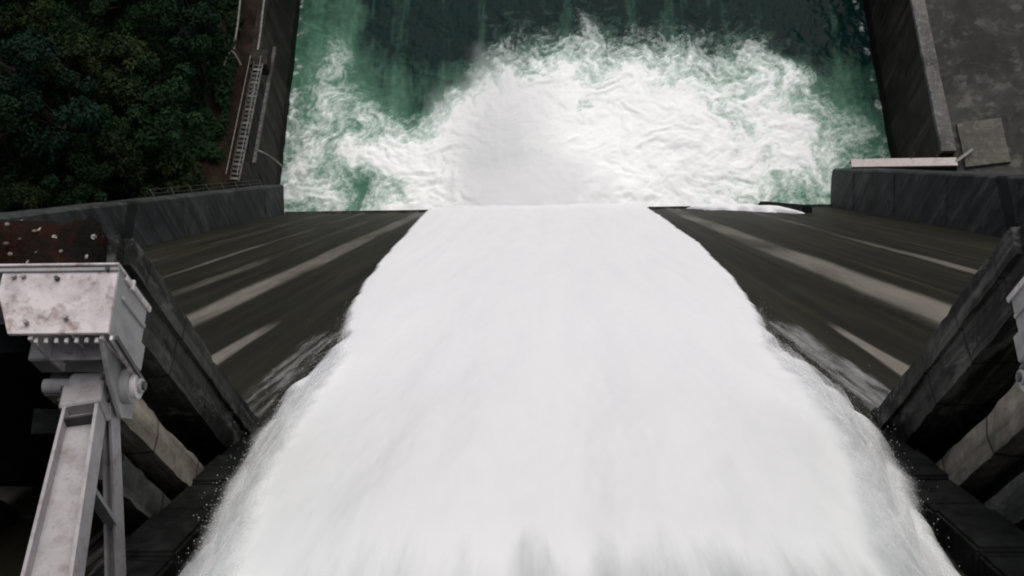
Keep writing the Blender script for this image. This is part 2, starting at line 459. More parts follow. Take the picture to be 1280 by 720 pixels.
# rail along the left wall
r = empty('wall_railing', 'thin dark railing standing along the top of the low grey training wall', 'railing', tuple(FP(-25.2, 92, 2.7)))
for s in np.arange(72, 103, 4.):
    bm = bmesh.new(); p = FP(-25.0, float(s), 2.65); tube(bm, [p, p + Vector((0, 0, 1.05))], .035, 6); obj('post', bm, M['rail'], r)
for hh in (.55, 1.05):
    bm = bmesh.new(); tube(bm, [FP(-25.0, 72, 2.65) + Vector((0, 0, hh)), FP(-25.0, 100, 2.65) + Vector((0, 0, hh))], .025, 6)
    obj('rail', bm, M['dark_steel'], r)

# ------------------------------------------------------------------ channel walls downstream
def channel_wall(xf, sgn, ztop, y0, y1, label, topw, mt):
    t = empty('channel_wall', label, 'wall', (xf, y0, POOL))
    bm = bmesh.new(); secs = []
    for y in np.linspace(y0, y1, 90):
        n = .12 * mn.noise((y * .3, sgn, 0)); rows = []
        for k, z in enumerate(np.linspace(-101, ztop, 9)):
            rows.append(bm.verts.new((xf + sgn * (.35 * (z - POOL) / 11.5) + n + .07 * mn.noise((y * .8, z * .8, sgn)), y, z)))
        rows.append(bm.verts.new((xf + sgn * (topw + .35), y, ztop))); rows.append(bm.verts.new((xf + sgn * (topw + .35), y, -101)))
        secs.append(rows)
    for U, V in zip(secs, secs[1:]):
        for k in range(len(U) - 1): bm.faces.new((U[k], U[k + 1], V[k + 1], V[k]))
    bm.faces.new(secs[0]); bm.faces.new(secs[-1][::-1])
    bmesh.ops.recalc_face_normals(bm, faces=bm.faces)
    obj('wall_face', bm, mt, t)
    return t
cwr = channel_wall(34.9, 1, -84.7, 55.5, 150, 'tall dark channel wall with a pale coping, bordering the pool and the concrete apron', 1.2, M['cwall'])
bm = rough_block((35.25, 55.5, -84.69), (36.5, 110, -84.25), 1.0, .05, .8, 3); obj('coping', bm, M['coping'], cwr)
cwl = channel_wall(-26.5, -1, -85.2, 53.5, 150, 'dark brown channel wall between the green pool and the stairway bank', .9, M['cwall'])
bm = bmesh.new(); 
tube(bm, [(-27.1 + .03 * math.sin(y), y, -85.0) for y in np.linspace(60, 120, 40)], .11, 8)
obj('edge_pipe', bm, M['rail'], cwl)
bm = rough_block((-28.4, 50.5, -92), (-24.6, 53.6, -85.6), .5, .05, 1, 4)
wb = obj('wall_abutment', bm, M['twall']); tag(wb, 'grey concrete block where the low training wall meets the brown channel wall', 'abutment')

# ------------------------------------------------------------------ ground, one sheet to the horizon, with the pool let into it
def gz(x, y):
    """terrain height"""
    left = np.where(x < -30.2, -86.3 + (np.abs(x + 30.2)) ** 1.0 * .78 + 0.0, -86.3)
    left = np.minimum(left, -5 + 0 * x) + 1.6 * fbm(x * .06, y * .06, 4, 2) * sst(-31, -40, x)
    right = -85.0 + np.clip(x - 36.6, 0, 400) * .22
    bed = -101.0 + 0 * x
    z = np.where(x < -27.3, left, np.where(x > 36.2, right, bed))
    # hills rising all round in the distance
    z = z + sst(220, 900, np.hypot(x, y)) * (120 + 60 * fbm(x * .002, y * .002, 4, 9)) * np.where((x > -27.3) & (x < 36.2), .0, 1)
    return z
def axis(fine0, fine1, step, far):
    a = list(np.arange(fine0, fine1, step)); lo = []; hi = []; d = step
    p = fine0
    while p > -far: d *= 1.25; p -= d; lo.append(p)
    p = fine1; d = step
    while p < far: d *= 1.25; p += d; hi.append(p)
    return np.array(lo[::-1] + a + hi)
gx = axis(-75, 75, 1.0, 2500); gx = np.sort(np.concatenate([gx, [-27.31, -27.29, 36.19, 36.21]])); gy = axis(-20, 130, 1.5, 2500)
GX, GY = np.meshgrid(gx, gy)
GZ = gz(GX, GY)
# the dam body crosses the valley: raise the ground behind the crest to reservoir level
GZ = np.where(GY < -14, np.maximum(GZ, -9.0), GZ)
g = grid_mesh('ground', np.stack([GX, GY, GZ], -1), {}, M['soil']); struct(g)

# flanks of the dam beside the chute (hidden in the photograph, they close the valley)
for nm, x0, x1, lab in (('dam_flank', -90, -25.65, 'sloping concrete flank of the dam beyond the low training wall'), ('dam_flank', 29.65, 110, 'sloping concrete flank of the dam beyond the thick training wall')):
    bm = bmesh.new()
    q = [(-14, -3.6), (-7, -3.6), (FP(0, 3, 1.2).y, FP(0, 3, 1.2).z), (FP(0, SLIP - 2, .8).y, FP(0, SLIP - 2, .8).z), (FP(0, SLIP - 2, .8).y, -101), (-14, -101)]
    A = [bm.verts.new((x0, y, z)) for y, z in q]; B = [bm.verts.new((x1, y, z)) for y, z in q]
    bm.faces.new(A); bm.faces.new(B[::-1])
    for i in range(len(q)): bm.faces.new((A[i], B[i], B[(i + 1) % len(q)], A[(i + 1) % len(q)]))
    bmesh.ops.recalc_face_normals(bm, faces=bm.faces)
    o = obj(nm, bm, M['pier']); tag(o, lab, 'dam')

# brown bank beside the left channel wall
X2, Y2 = np.meshgrid(np.linspace(-31.5, -27.25, 26), np.linspace(50, 140, 240))
Z2 = -85.4 + .25 * fbm(X2 * .7, Y2 * .7, 4, 4) + .35 * np.clip(-29.2 - X2, 0, 9)
o = grid_mesh('bank', np.stack([X2, Y2, Z2], -1), {}, M['berm']); struct(o)

# concrete apron on the right
X3, Y3 = np.meshgrid(np.linspace(36.4, 72, 90), np.linspace(52, 140, 200))
Z3 = -84.75 + .22 * np.clip(X3 - 36.4, 0, 99) + .03 * fbm(X3 * .5, Y3 * .5, 4, 4)
for yj in (74.3, 96, 118): Z3 -= .25 * np.exp(-((Y3 - yj - .12 * gn(X3 * .3, Y3 * 0)) / .18) ** 2)
for xj in (49.0, 60.5): Z3 -= .15 * np.exp(-((X3 - xj) / .15) ** 2)
o = grid_mesh('apron', np.stack([X3, Y3, Z3], -1), {}, M['apron']); struct(o)
bm = rough_block((37.0, 53.8, -84.9), (40.7, 58.5, -84.25), .6, .03, 1, 8)
for v in bm.verts: v.co.z += .2 * (v.co.x - 36.9)
o = obj('concrete_pad', bm, M['pad']); tag(o, 'pale square concrete pad on the dark apron beside the walkway beam end', 'concrete pad')
bm = rough_block((29.7, 49.5, -97), (36.3, 55.2, -86.4), .8, .05, 1, 9)
o = obj('toe_block', bm, M['cwall']); tag(o, 'dark concrete block at the dam toe underneath the walkway beam', 'abutment')

# ------------------------------------------------------------------ walkway beam
wk = empty('walkway_beam', 'pale pinkish steel walkway beam bridging from wall end to channel coping', 'walkway', (27.2, 54.3, -84.2))
yb = 54.3
bm = bmesh.new(); box(bm, (27.1, yb - .42, -84.2), (36.3, yb + .42, -84.06)); bevel(bm, .02); obj('deck', bm, M['beam'], wk)
for dy in (-.42, .42):
    bm = bmesh.new(); bar(bm, (27.1, yb + dy, -84.5), (36.3, yb + dy, -84.5), .08, .55); obj('girder', bm, M['beam'] if dy > 0 else M['dark_steel'], wk)
for x in (28.2, 30.1, 32.4, 34.5, 36.4):
    bm = bmesh.new(); tube(bm, [(x, yb + .4, -84.1), (x, yb + .4, -83.2)], .03, 6); obj('post', bm, M['dark_steel'], wk)
for k, x in enumerate((32.6,)):
    bm = bmesh.new(); tube(bm, [(x, yb, -84.6), (x, yb - .3, -90)], .14, 8); obj('support', bm, M['dark_steel'], wk)
bm = bmesh.new(); bar(bm, (36.2, yb, -84.1), (37.7, yb + 1.0, -83.7), .25, .12); obj('strut', bm, M['rail'], wk)

# ------------------------------------------------------------------ stairway, lamp and pipes on the left bank
def onbank(px, py, z=-84.9):
    v = fw + rt * ((px - 640) / FPX) + up * ((360 - py) / FPX); return v * (z / v.z)
a, b = onbank(293, 226), onbank(328, 92)
st = empty('stairway', 'long pale metal stairway with two handrails climbing the brown bank', 'stairs', tuple(a))
d = (b - a); Ls = d.length; dn = d.normalized(); sd = dn.cross(Vector((0, 0, 1))).normalized()
rise = Vector((0, 0, 1.6))
for sgn in (-1, 1):
    bm = bmesh.new(); bar(bm, a + sd * sgn * .42, b + rise + sd * sgn * .42, .08, .2); obj('stringer', bm, M['rail'] if sgn > 0 else M['dark_steel'], st)
    bm = bmesh.new(); tube(bm, [a + sd * sgn * .5 + Vector((0, 0, 1.05)), b + rise + sd * sgn * .5 + Vector((0, 0, 1.05))], .045, 6); obj('handrail', bm, M['rail'], st)
    for k in range(9):
        q = a.lerp(b + rise, k / 8) + sd * sgn * .5
        bm = bmesh.new(); tube(bm, [q, q + Vector((0, 0, 1.05))], .03, 6); obj('post', bm, M['dark_steel'], st)
for k in range(26):
    q = a.lerp(b + rise, (k + .5) / 26)
    bm = bmesh.new(); bar(bm, q - sd * .38, q + sd * .38, .26, .05); obj('step', bm, M['dark_steel'] if k % 3 else M['stair_tread'], st)
bm = rough_block(tuple(b + rise + Vector((-.9, -.2, -1.6))), tuple(b + rise + Vector((.8, 1.6, .05))), .5, .04, 1, 5); obj('landing', bm, M['cwall'], st)
# hooped service pipe higher up the bank
hp = empty('hooped_pipe', 'thin pale upright pipe with a hooped end beside the forest edge', 'pipe', tuple(onbank(291, 80)))
a1, a2 = onbank(292, 62, -83.5), onbank(300, 2, -83.2)
bm = bmesh.new(); tube(bm, [a1, (a1 + a2) / 2 + Vector((.1, 0, .1)), a2, a2 + (a2 - a1)], .10, 8); obj('run', bm, M['rail'], hp)
h0, h1 = onbank(280, 82, -83.8), onbank(301, 82, -83.8)
bm = bmesh.new(); tube(bm, [h0 + Vector(((h1.x - h0.x) * k / 10, 1.0 * math.sin(math.pi * k / 10), .8 * math.sin(math.pi * k / 10))) for k in range(11)], .09, 8); obj('hoop', bm, M['rail'], hp)
# drain hose over the wall
c0, c1, c2 = onbank(322, 188, -84.6), onbank(338, 194, -84.2), onbank(353, 208, -90)
bm = bmesh.new(); pts = []
for k in range(15):
    u = k / 14; pts.append(c0 * (1 - u) ** 2 + c1 * 2 * u * (1 - u) + c2 * u * u)
tube(bm, pts, .09, 8)
o = obj('drain_pipe', bm, M['rail']); tag(o, 'short curved pale pipe arching over the brown channel wall towards the water', 'pipe')
# kerb strip along the stair
bm = bmesh.new(); e0, e1 = onbank(318, 205), onbank(344, 60)
for k in range(20):
    p = e0.lerp(e1, k / 20); q = e0.lerp(e1, (k + .93) / 20)
    bar(bm, p + Vector((0, 0, .1 + .05 * mn.noise((k, 0, 0)))), q + Vector((0, 0, .1)), .28, .3)
o = obj('cable_duct', bm, M['coping']); tag(o, 'narrow pale segmented cable duct between the stairway and the brown wall', 'cable duct')
# boulders on the bank
for k in range(9):
    bm = bmesh.new(); bmesh.ops.create_icosphere(bm, subdivisions=3, radius=random.uniform(.3, .7))
    for v in bm.verts: v.co *= 1 + .45 * mn.noise(v.co * 1.8 + Vector((k * 3, 0, 0))); 
    yb_ = random.uniform(62, 88); xb_ = random.uniform(-30.6, -29.3)
    bmesh.ops.translate(bm, verts=bm.verts, vec=(xb_, yb_, -84.9))
    o = obj('boulder', bm, M['berm'], smooth=True); tag(o, 'rough dark brown boulder on the bank between the stairway and forest', 'boulder', 'boulders along the stairway bank')

# ------------------------------------------------------------------ piers
def pier(xin, sg, label, marks, nose_mat):
    """xin: inner face; sg: outward direction; marks: y of nose end, slot start/end, rib start, recess, second rib end"""
    yn, y1, y2, y3, y4, y5 = marks
    t = empty('pier', label, 'pier', (xin + sg * 2, 4, -24))
    def blk(name, t0, t1, ya, yb, z0, z1, mat, amp=.035, seed=0, cell=.22):
        lo = (min(xin + sg * t0, xin + sg * t1), ya, z0); hi = (max(xin + sg * t0, xin + sg * t1), yb, z1)
        return obj(name, rough_block(lo, hi, cell, amp, 1.3, seed + (3 if sg > 0 else 0)), mat, t)
    blk('nose', 0, 3.6, y1, yn, -22.5, -11.5, nose_mat, .035, 1)
    blk('nose_rib', -.09, .3, yn - .32, yn + .05, -19.2, -11.7, nose_mat, .035, 12)
    blk('nose_ledge', -.10, .5, y1 + .03, yn + .12, -22.5, -17.9, M['pier'], .05, 2)
    blk('slot_wall', .75, 3.6, y2, y1 + .02, -22, -11.55, M['pier_wet_shade'], .03, 3)
    blk('rib', .0, .62, y3, y2, -16.4, -11.7, M['pier_pale'], .03, 4)
    blk('rib_base', .02, .64, y3 + .01, y2 - .01, -21.5, -16.42, M['pier'], .04, 5)
    blk('recess_wall', .38, .9, y4, y3, -21, -12.1, M['pier_wet_shade'], .03, 6)
    blk('rib', .06, .7, y5, y4, -20.5, -12.4, M['pier_mid'], .04, 7)
    bm = bmesh.new()
    for k in range(7):
        a_ = FP(xin - sg * .32, 8.2 + 1.45 * k, .12 + .05 * (k % 2)); b_ = FP(xin - sg * .32, 8.2 + 1.45 * k + 1.41, .12 + .05 * (k % 2)); bar(bm, a_, b_, .78, .62, up=tuple(N))
    bevel(bm, .04, 2); obj('plinth', bm, M['pier_wet_shade'], t)
    blk('back_wall', 1.5, 3.6, -2.0, y3 - .3, -20, -15.5, M['pier_wet_shade'], .03, 8, .5)
    blk('back_wall', 2.4, 3.6, -2.0, y3 - .3, -15.45, -2.2, M['pier_wet_shade'], .03, 9, .5)
    blk('gate_wall', .1, 3.6, -9.5, 1.4, -16, -2.2, M['pier'], .03, 10, .5)
    return t
pl = pier(-5.04, -1, 'weathered concrete pier with rusty moss on top, under the large pale steel bracket', (6.61, 5.75, 5.1, 4.62, 4.3, 3.85), M['pier_nose'])
pr = pier(5.62, 1, 'streaked concrete pier with a deep black slot, standing against the larger training wall side', (6.61, 5.82, 5.06, 4.5, 4.1, 3.6), M['pier_nose'])
# moss cap on the left pier, bits of spalled stone lying in it
def moss_shape(v):
    v.co.z += .22 * mn.noise(v.co * 1.7) if v.co.z > -11.5 else 0
bm = rough_block((-8.5, 5.55, -11.6), (-5.14, 6.62, -11.12), .12, .07, 2.2, 3, moss_shape)
obj('moss', bm, M['moss'], pl, True)
for k in range(12):
    bm = bmesh.new(); bmesh.ops.create_icosphere(bm, subdivisions=2, radius=random.uniform(.010, .024))
    for v in bm.verts: v.co *= 1 + .7 * mn.noise(v.co * 26 + Vector((k * 3.7, 0, 0))); v.co.x *= 1.5; v.co.z *= .6
    bmesh.ops.translate(bm, verts=bm.verts, vec=(random.uniform(-6.6, -5.15), random.uniform(5.6, 6.5), -11.06))
    obj('stone_chip', bm, M['pier_pale'], pl)

# ------------------------------------------------------------------ trunnion bracket on a pier
def bracket(sx, xr, label, group):
    """xr: x of the face towards the water; sx: outward direction; built from plates"""
    t = empty('trunnion_bracket', label, 'bracket', (xr + sx * .8, 4.8, -11.3), group)
    def X(u): return xr + sx * u
    def B(name, u0, u1, y0, y1, z0, z1, mat, bv=.008):
        y0 += .30; y1 += .30; bm = bmesh.new(); box(bm, (min(X(u0), X(u1)), y0, z0), (max(X(u0), X(u1)), y1, z1)); bevel(bm, bv); return obj(name, bm, mat, t)
    def poly(name, pts, th, mat, axis='x'):
        bm = bmesh.new(); pts = [(p[0], p[1] + .30, p[2]) for p in pts]
        if axis == 'x': A = [bm.verts.new(p) for p in pts]; Bv = [bm.verts.new((p[0] + sx * th, p[1], p[2])) for p in pts]
        else: A = [bm.verts.new(p) for p in pts]; Bv = [bm.verts.new((p[0], p[1], p[2] - th)) for p in pts]
        bm.faces.new(A); bm.faces.new(Bv[::-1])
        for i in range(len(pts)): bm.faces.new((A[i], Bv[i], Bv[(i + 1) % len(pts)], A[(i + 1) % len(pts)]))
        bmesh.ops.recalc_face_normals(bm, faces=bm.faces); bevel(bm, .006)
        return obj(name, bm, mat, t)
    zt = -10.28; OY = .30
    # heavy top plate, tipped a little towards the gate
    poly('top_plate', [(X(0), 5.18, zt), (X(1.22), 5.18, zt), (X(1.22), 4.9, zt), (X(1.04), 4.44, zt - .03), (X(0), 4.44, zt - .03)], .05, M['bracket'], 'z')
    B('rear_flange', -.02, 1.9, 5.185, 5.215, zt - .25, zt + .05, M['bracket'])
    B('rear_flange', -.02, 1.9, 5.13, 5.18, zt + .004, zt + .025, M['bracket_grey'])
    # side cheek and its raised edge strips
    poly('cheek', [(X(0), 5.18, zt - .055), (X(0), 4.44, zt - .085), (X(0), 4.32, zt - .95), (X(0), 5.18, zt - .95)], .04, M['bracket_grey'])
    B('edge_strip', -.03, .0, 5.13, 5.2, zt - 1.0, zt - .2, M['bracket'])
    B('edge_strip', -.03, -.0, 4.9, 4.95, zt - .92, zt - .2, M['bracket_grey'])
    B('side_flange', -.05, -.0, 5.1, 5.22, zt - .40, zt - .36, M['bracket'])
    for k in range(2):
        bm = bmesh.new(); bar(bm, (X(-.03 - .05 * k), 4.70, zt - .06), (X(-.03 - .05 * k), 4.58, zt - 1.0), .03, .05, up=(0, 1, 0)); obj('seal_strip', bm, M['dark_steel'] if k else M['bracket'], t)
    # gate-side face: recessed web, stiffeners, horizontal shelf
    B('web', .12, 1.0, 4.72, 4.76, zt - .95, zt - .06, M['bracket_grey'])
    for u in (.06, .44, .80):
        B('stiffener', u, u + (.035 if u == .44 else .05), 4.40 if u != .44 else 4.5, 4.72, zt - (.95 if u != .44 else .55), zt - .085, M['bracket'])
    B('shelf', .10, .80, 4.38, 4.70, zt - .60, zt - .56, M['bracket'])
    B('lower_web', .14, .78, 4.46, 4.72, zt - .86, zt - .62, M['bracket_grey'])
    for k in range(7):
        bm = bmesh.new(); x = X(.14 + k * .105)
        bmesh.ops.create_cone(bm, cap_ends=True, segments=6, radius1=.022, radius2=.022, depth=.05, matrix=Matrix.Translation((x, 4.70, zt - .12)) @ Matrix.Rotation(math.pi / 2, 4, 'X'))
        obj('bolt', bm, M['bracket'], t)
    for x_, y_ in ((.10, 5.15), (.62, 5.05), (.98, 5.08), (1.08, 5.08), (.45, 4.60), (.85, 4.55)):
        bm = bmesh.new(); bmesh.ops.create_cone(bm, cap_ends=True, segments=6, radius1=.028, radius2=.024, depth=.05, matrix=Matrix.Translation((X(x_), y_ + .3, zt + .02))); obj('bolt', bm, M['dark_steel'] if x_ in (.10, .62) else M['bracket_grey'], t)
    # gusset towards the water with the round trunnion boss
    poly('gusset', [(X(.08), 4.42, zt - .10), (X(.08), 4.42, zt - 1.15), (X(.08), 3.95, zt - 1.25), (X(.08), 3.86, zt - .95), (X(.08), 4.10, zt - .5)], .05, M['bracket_grey'])
    py_, pz_ = 4.50, zt - .88
    for rad, dep_, mt in ((.20, .10, M['bracket_grey']), (.15, .16, M['bracket']), (.085, .20, M['bracket_grey']), (.05, .23, M['dark_steel'])):
        bm = bmesh.new(); bmesh.ops.create_cone(bm, cap_ends=True, segments=28, radius1=rad, radius2=rad * .96, depth=dep_, matrix=Matrix.Translation((X(.08 - dep_ / 2), py_, pz_)) @ Matrix.Rotation(math.pi / 2, 4, 'Y'))
        bevel(bm, .006); obj('trunnion_boss', bm, mt, t)
    bm = bmesh.new(); tube(bm, [(X(-.05), py_, pz_), (X(.95), py_, pz_)], .085, 20); obj('pin', bm, M['bracket_grey'], t)
    # anchorage beams down to the pier
    B('anchor_foot', .10, 1.25, 4.55, 4.88, -11.62, zt - .96, M['bracket_grey'], .02)
    B('anchor_foot', .95, 1.9, 4.95, 5.3, zt - .9, zt - .26, M['bracket'], .02)
    return t
bl = bracket(-1, -4.45, 'large pale steel trunnion bracket, rust-stained top plate, on the mossy pier', 'trunnion brackets')
br = bracket(1, 5.12, 'pale steel trunnion bracket edge on the pier with the black slot', 'trunnion brackets')

# ------------------------------------------------------------------ the raised radial gate: arms and leaf
gate = empty('radial_gate', 'raised steel sluice gate, long dusty grey arm running from the pale bracket pin', 'sluice gate', (0, 4.12, -11.16))
def isec(bm, a, b, w0, w1, dpt, upv, fl=.035, wb=.03):
    """channel/I section: flanges on both sides, web between, tapering w0 -> w1"""
    a = Vector(a); b = Vector(b); d = (b - a).normalized(); s = d.cross(Vector(upv)).normalized(); u = s.cross(d).normalized()
    def quadbox(c0, c1, hw0, hw1, hu):
        vs = []
        for c, hw in ((c0, hw0), (c1, hw1)):
            for i, j in ((-1, -1), (1, -1), (1, 1), (-1, 1)): vs.append(bm.verts.new(c + s * hw * i + u * hu * j))
        for f in ((0, 1, 2, 3), (7, 6, 5, 4), (0, 4, 5, 1), (1, 5, 6, 2), (2, 6, 7, 3), (3, 7, 4, 0)): bm.faces.new([vs[k] for k in f])
    quadbox(a, b, w0 / 2 - fl, w1 / 2 - fl, wb / 2)
    for sg in (-1, 1):
        quadbox(a + s * sg * (w0 / 2 - fl / 2), b + s * sg * (w1 / 2 - fl / 2), fl / 2, fl / 2, dpt / 2)
for sx, xp in ((-1, -4.90), (1, 5.72)):
    pin = Vector((xp, 4.46, -11.14))
    dirn = Vector((-sx * .42, -2.45, 1.0))
    e = pin + dirn * 3.3
    am = bmesh.new(); isec(am, pin + dirn * .12, e, .36, .78, .30, (0, .4, 1)); arm = obj('arm', am, M['arm'], gate)
    bm = bmesh.new(); bmesh.ops.create_cone(bm, cap_ends=True, segments=28, radius1=.17, radius2=.17, depth=.34, matrix=Matrix.Translation(pin) @ Matrix.Rotation(math.pi / 2, 4, 'Y')); bevel(bm, .01)
    obj('hub', bm, M['bracket_grey'], gate)
    bm = bmesh.new(); bar(bm, pin + dirn * .02, pin + dirn * .14, .44, .34); bevel(bm, .02); obj('hub_yoke', bm, M['arm'], gate)
    bm = bmesh.new(); bar(bm, pin + dirn * .19 + Vector((0, 0, .02)), pin + dirn * .20 + Vector((0, 0, .02)), .34, .24); obj('end_plate', bm, M['dark_steel'], arm)
    for k in range(2):
        for j in (-1, 1):
            bm = bmesh.new(); bmesh.ops.create_cone(bm, cap_ends=True, segments=6, radius1=.03, radius2=.03, depth=.06, matrix=Matrix.Translation(pin + Vector((j * .24, -.02 - .14 * k, .08))) @ Matrix.Rotation(math.pi / 2, 4, 'Y')); obj('bolt', bm, M['dark_steel'], gate)
    q0 = pin + Vector((-sx * .24, -.12, -.02)); q1 = Vector((q0.x + sx * .14, 2.25, -12.75))
    am = bmesh.new(); isec(am, q0, q1, .10, .17, .2, (0, .4, 1), .03); obj('lower_brace', am, M['arm'], gate)
    m0 = pin + dirn * .42; m1 = q0.lerp(q1, .55)
    bm = bmesh.new(); bar(bm, m0 + Vector((0, 0, -.12)), m1, .14, .05); obj('tie_plate', bm, M['bracket_grey'], gate)
# curved leaf
bm = bmesh.new(); R_ = 9.2; cy, cz = 4.46, -11.14; rows = []
for k in range(17):
    an = math.radians(180 - (19 + 32 * k / 16)); rows.append([bm.verts.new((x, cy + R_ * math.cos(an), cz + R_ * math.sin(an))) for x in (-4.95, 5.5)])
for A, B in zip(rows, rows[1:]): bm.faces.new((A[0], A[1], B[1], B[0]))
bmesh.ops.solidify(bm, geom=list(bm.faces), thickness=.06); obj('leaf', bm, M['arm'], gate)
for k in range(3):
    an = math.radians(180 - (24 + 12 * k)); bm = bmesh.new()
    bar(bm, (-4.9, cy + (R_ - .25) * math.cos(an), cz + (R_ - .25) * math.sin(an)), (5.45, cy + (R_ - .25) * math.cos(an), cz + (R_ - .25) * math.sin(an)), .3, .3); obj('girder', bm, M['arm'], gate)

# the road bridge over the crest that the picture was taken from
bg = empty('crest_bridge', 'concrete road bridge over the dam crest behind the viewpoint', 'bridge', (0, -5, -2))
bm = rough_block((-60, -11, -2.1), (60, -.9, -1.45), 3., .01); obj('deck', bm, M['bridge'], bg)
for y in (-10.8, -1.15):
    bm = bmesh.new(); box(bm, (-60, y, -1.44), (60, y + .22, -.55)); bevel(bm, .02); obj('parapet', bm, M['bridge'], bg)

# ------------------------------------------------------------------ pool water
px_ = np.arange(-28.5, 37.5, .13); py_ = np.concatenate([np.arange(51.5, 88, .13), np.arange(88, 150, .6)])
PX, PY = np.meshgrid(px_, py_)
# drift the noise coordinates along a swirling flow so that the foam is drawn out in wisps
ux, uy = PX.copy(), PY.copy()
def curl(x, y, f, sd):
    e = .08
    a = gn(x * f, (y + e) * f, sd) - gn(x * f, (y - e) * f, sd); b = gn((x + e) * f, y * f, sd) - gn((x - e) * f, y * f, sd)
    return a / (2 * e) / f, -b / (2 * e) / f
for k in range(5):
    cx, cy_ = curl(ux, uy, .16, 21); dx, dy = curl(ux, uy, .42, 22)
    ux = ux + .22 * cx + .07 * dx; uy = uy + .22 * cy_ + .07 * dy
ux = ux + .9 * fbm(PX * .8, PY * .8, 5, 24); uy = uy + .9 * fbm(PX * .8, PY * .8, 5, 25)
def G(x, y, cx, cy, sx, sy, rot=0.):
    c, s = math.cos(math.radians(rot)), math.sin(math.radians(rot)); X = (x - cx) * c + (y - cy) * s; Y = -(x - cx) * s + (y - cy) * c
    return np.exp(-((X / sx) ** 2 + (Y / sy) ** 2))
wx = PX + .55 * (ux - PX); wy = PY + .55 * (uy - PY)
F = 1.35 * G(wx, wy, 1.0, 59, 15.5, 12.5) + .7 * G(wx, wy, .5, 57, 12, 9) + .5 * G(wx, wy, -6, 68, 5, 5) + .45 * G(wx, wy, 3.5, 70.5, 8, 4)
F += .75 * G(wx, wy, 14.5, 67, 5, 8, 20) - .4 * G(wx, wy, 19.5, 67, 2.2, 2.6, 30) - .35 * G(wx, wy, 4, 69.5, 2.8, .9, -20) + .52 * G(wx, wy, 21.5, 64.5, 8.5, 6.5, -25) + .52 * G(wx, wy, 22.5, 72.5, 4, 5.5, 20)
F += .70 * G(wx, wy, -15.5, 63, 6, 4, 35) + .30 * G(wx, wy, -23, 64, 5, 9) + .36 * G(wx, wy, -21.5, 73, 3.5, 6, 15)
F += .48 * G(wx, wy, 28, 62.5, 6, 5.5) + .3 * G(wx, wy, 26, 70, 4, 4) + .3 * G(wx, wy, -24, 60, 4, 8) + .28 * G(wx, wy, 0, 56, 28, 2.0)
F -= .75 * G(wx, wy, -12.5, 75, 5.5, 5.5) + .75 * G(wx, wy, -18.5, 60, 3.6, 2.0, -25)
F += .40 * G(wx, wy, 3, 75.5, 10, 4.0)
warp = fbm(ux * .30, uy * .30, 8, 31, .62); w2 = fbm(PX * 1.1 + ux * .4, PY * 1.1 + uy * .4, 5, 41, .66)
namp = np.clip(.16 + 1.6 * F, 0, 1) * np.clip(1.35 - .62 * F, .03, 1)
foam = np.clip(F + (warp * 1.0 + w2 * .5) * namp - .10, 0, 1.4)
ridge = 1 - np.abs(fbm(ux * .9, uy * .9, 4, 51)) * 5.5
foam = foam + np.clip(ridge, 0, 1) ** 3 * .28 * sst(.05, .4, F)
# lapping foam along both channel walls
lapl = np.exp(-(np.abs(PX + 26.3) / .7) ** 1.3) * (.35 + 1.2 * gn(PY * .7, PX * .9, 61)); lapr = np.exp(-(np.abs(PX - 34.5) / .6) ** 1.3) * (.25 + 1.2 * gn(PY * .6, PX * .9, 62))
foam = np.clip(foam + np.clip(lapl * (1 + 2 * fbm(PX * 2, PY * 2, 4, 63)) - .25, 0, 1) * .6 + np.clip(lapr * (1 + 2 * fbm(PX * 2, PY * 2, 4, 64)) - .25, 0, 1) * .6, 0, 1)
green = .9 * G(PX, PY, -24, 66, 7, 20) + .85 * G(PX, PY, 24, 63, 11, 9) + .45 * G(PX, PY, 0, 60, 30, 14) + .45 * warp + .12
green = np.clip(green + .5 * np.clip(F, 0, 1) - .5 * sst(72, 80, PY) * sst(-22, -16, PX), 0, 1)
mound = 2.4 * G(PX, PY, 0, 57, 13, 7) + .8 * G(PX, PY, 14, 66, 5, 6)
hz = mound * (.8 + .35 * fbm(PX * .3, PY * .3, 4, 71)) + foam * .16 * (1 + 1.4 * fbm(ux * .5, uy * .5, 2, 72)) + .22 * fbm(PX * .35, PY * .35, 4, 73) + .10 * w2
o = grid_mesh('water', np.stack([PX, PY, POOL + hz], -1), {'foam': foam, 'green': green, 'milky': np.clip(F * .9, 0, 1)}, M['pool']); struct(o)

# ------------------------------------------------------------------ the cascade over the chute
#            s, left x, right x, thickness
TH = [(-.5, 1.6), (10, 1.3), (17.5, 1.1), (25, .9), (45, .7), (103, .5), (110, .5)]
EL = [(-.5, -3.6), (8, -3.35), (10.5, -3.42), (11.9, -3.68), (13.5, -3.85), (15.3, -4.0), (17.4, -4.22), (20.5, -4.36), (24.8, -4.58), (28, -4.98), (31, -5.46), (39.5, -6.42), (56.1, -7.6), (75, -8.8), (95.1, -9.9), (110, -10.7)]
ER = [(-.5, 4.0), (8, 3.6), (10.4, 3.72), (12.0, 4.02), (13.8, 4.34), (16.0, 4.62), (18.2, 4.82), (21.7, 4.92), (25.4, 5.05), (28, 5.42), (31, 5.86), (40.8, 6.85), (59.0, 7.95), (78, 8.6), (94.0, 8.95), (110, 9.5)]
TH, EL, ER = map(np.array, (TH, EL, ER))
sv = np.concatenate([np.arange(-.5, 40, .16), np.arange(40, 104.6, .3)]); tv = np.linspace(-1.09, 1.09, 320)
TV, SV = np.meshgrid(tv, sv)
xl = np.interp(SV, EL[:, 0], EL[:, 1]); xr_ = np.interp(SV, ER[:, 0], ER[:, 1]); th = np.interp(SV, TH[:, 0], TH[:, 1])
wid = .26 * sst(31, 20, SV) * (.25 + .75 * sst(10, 17, SV)); xl = xl - wid; xr_ = xr_ + wid
ragged = sst(38, 20, SV)
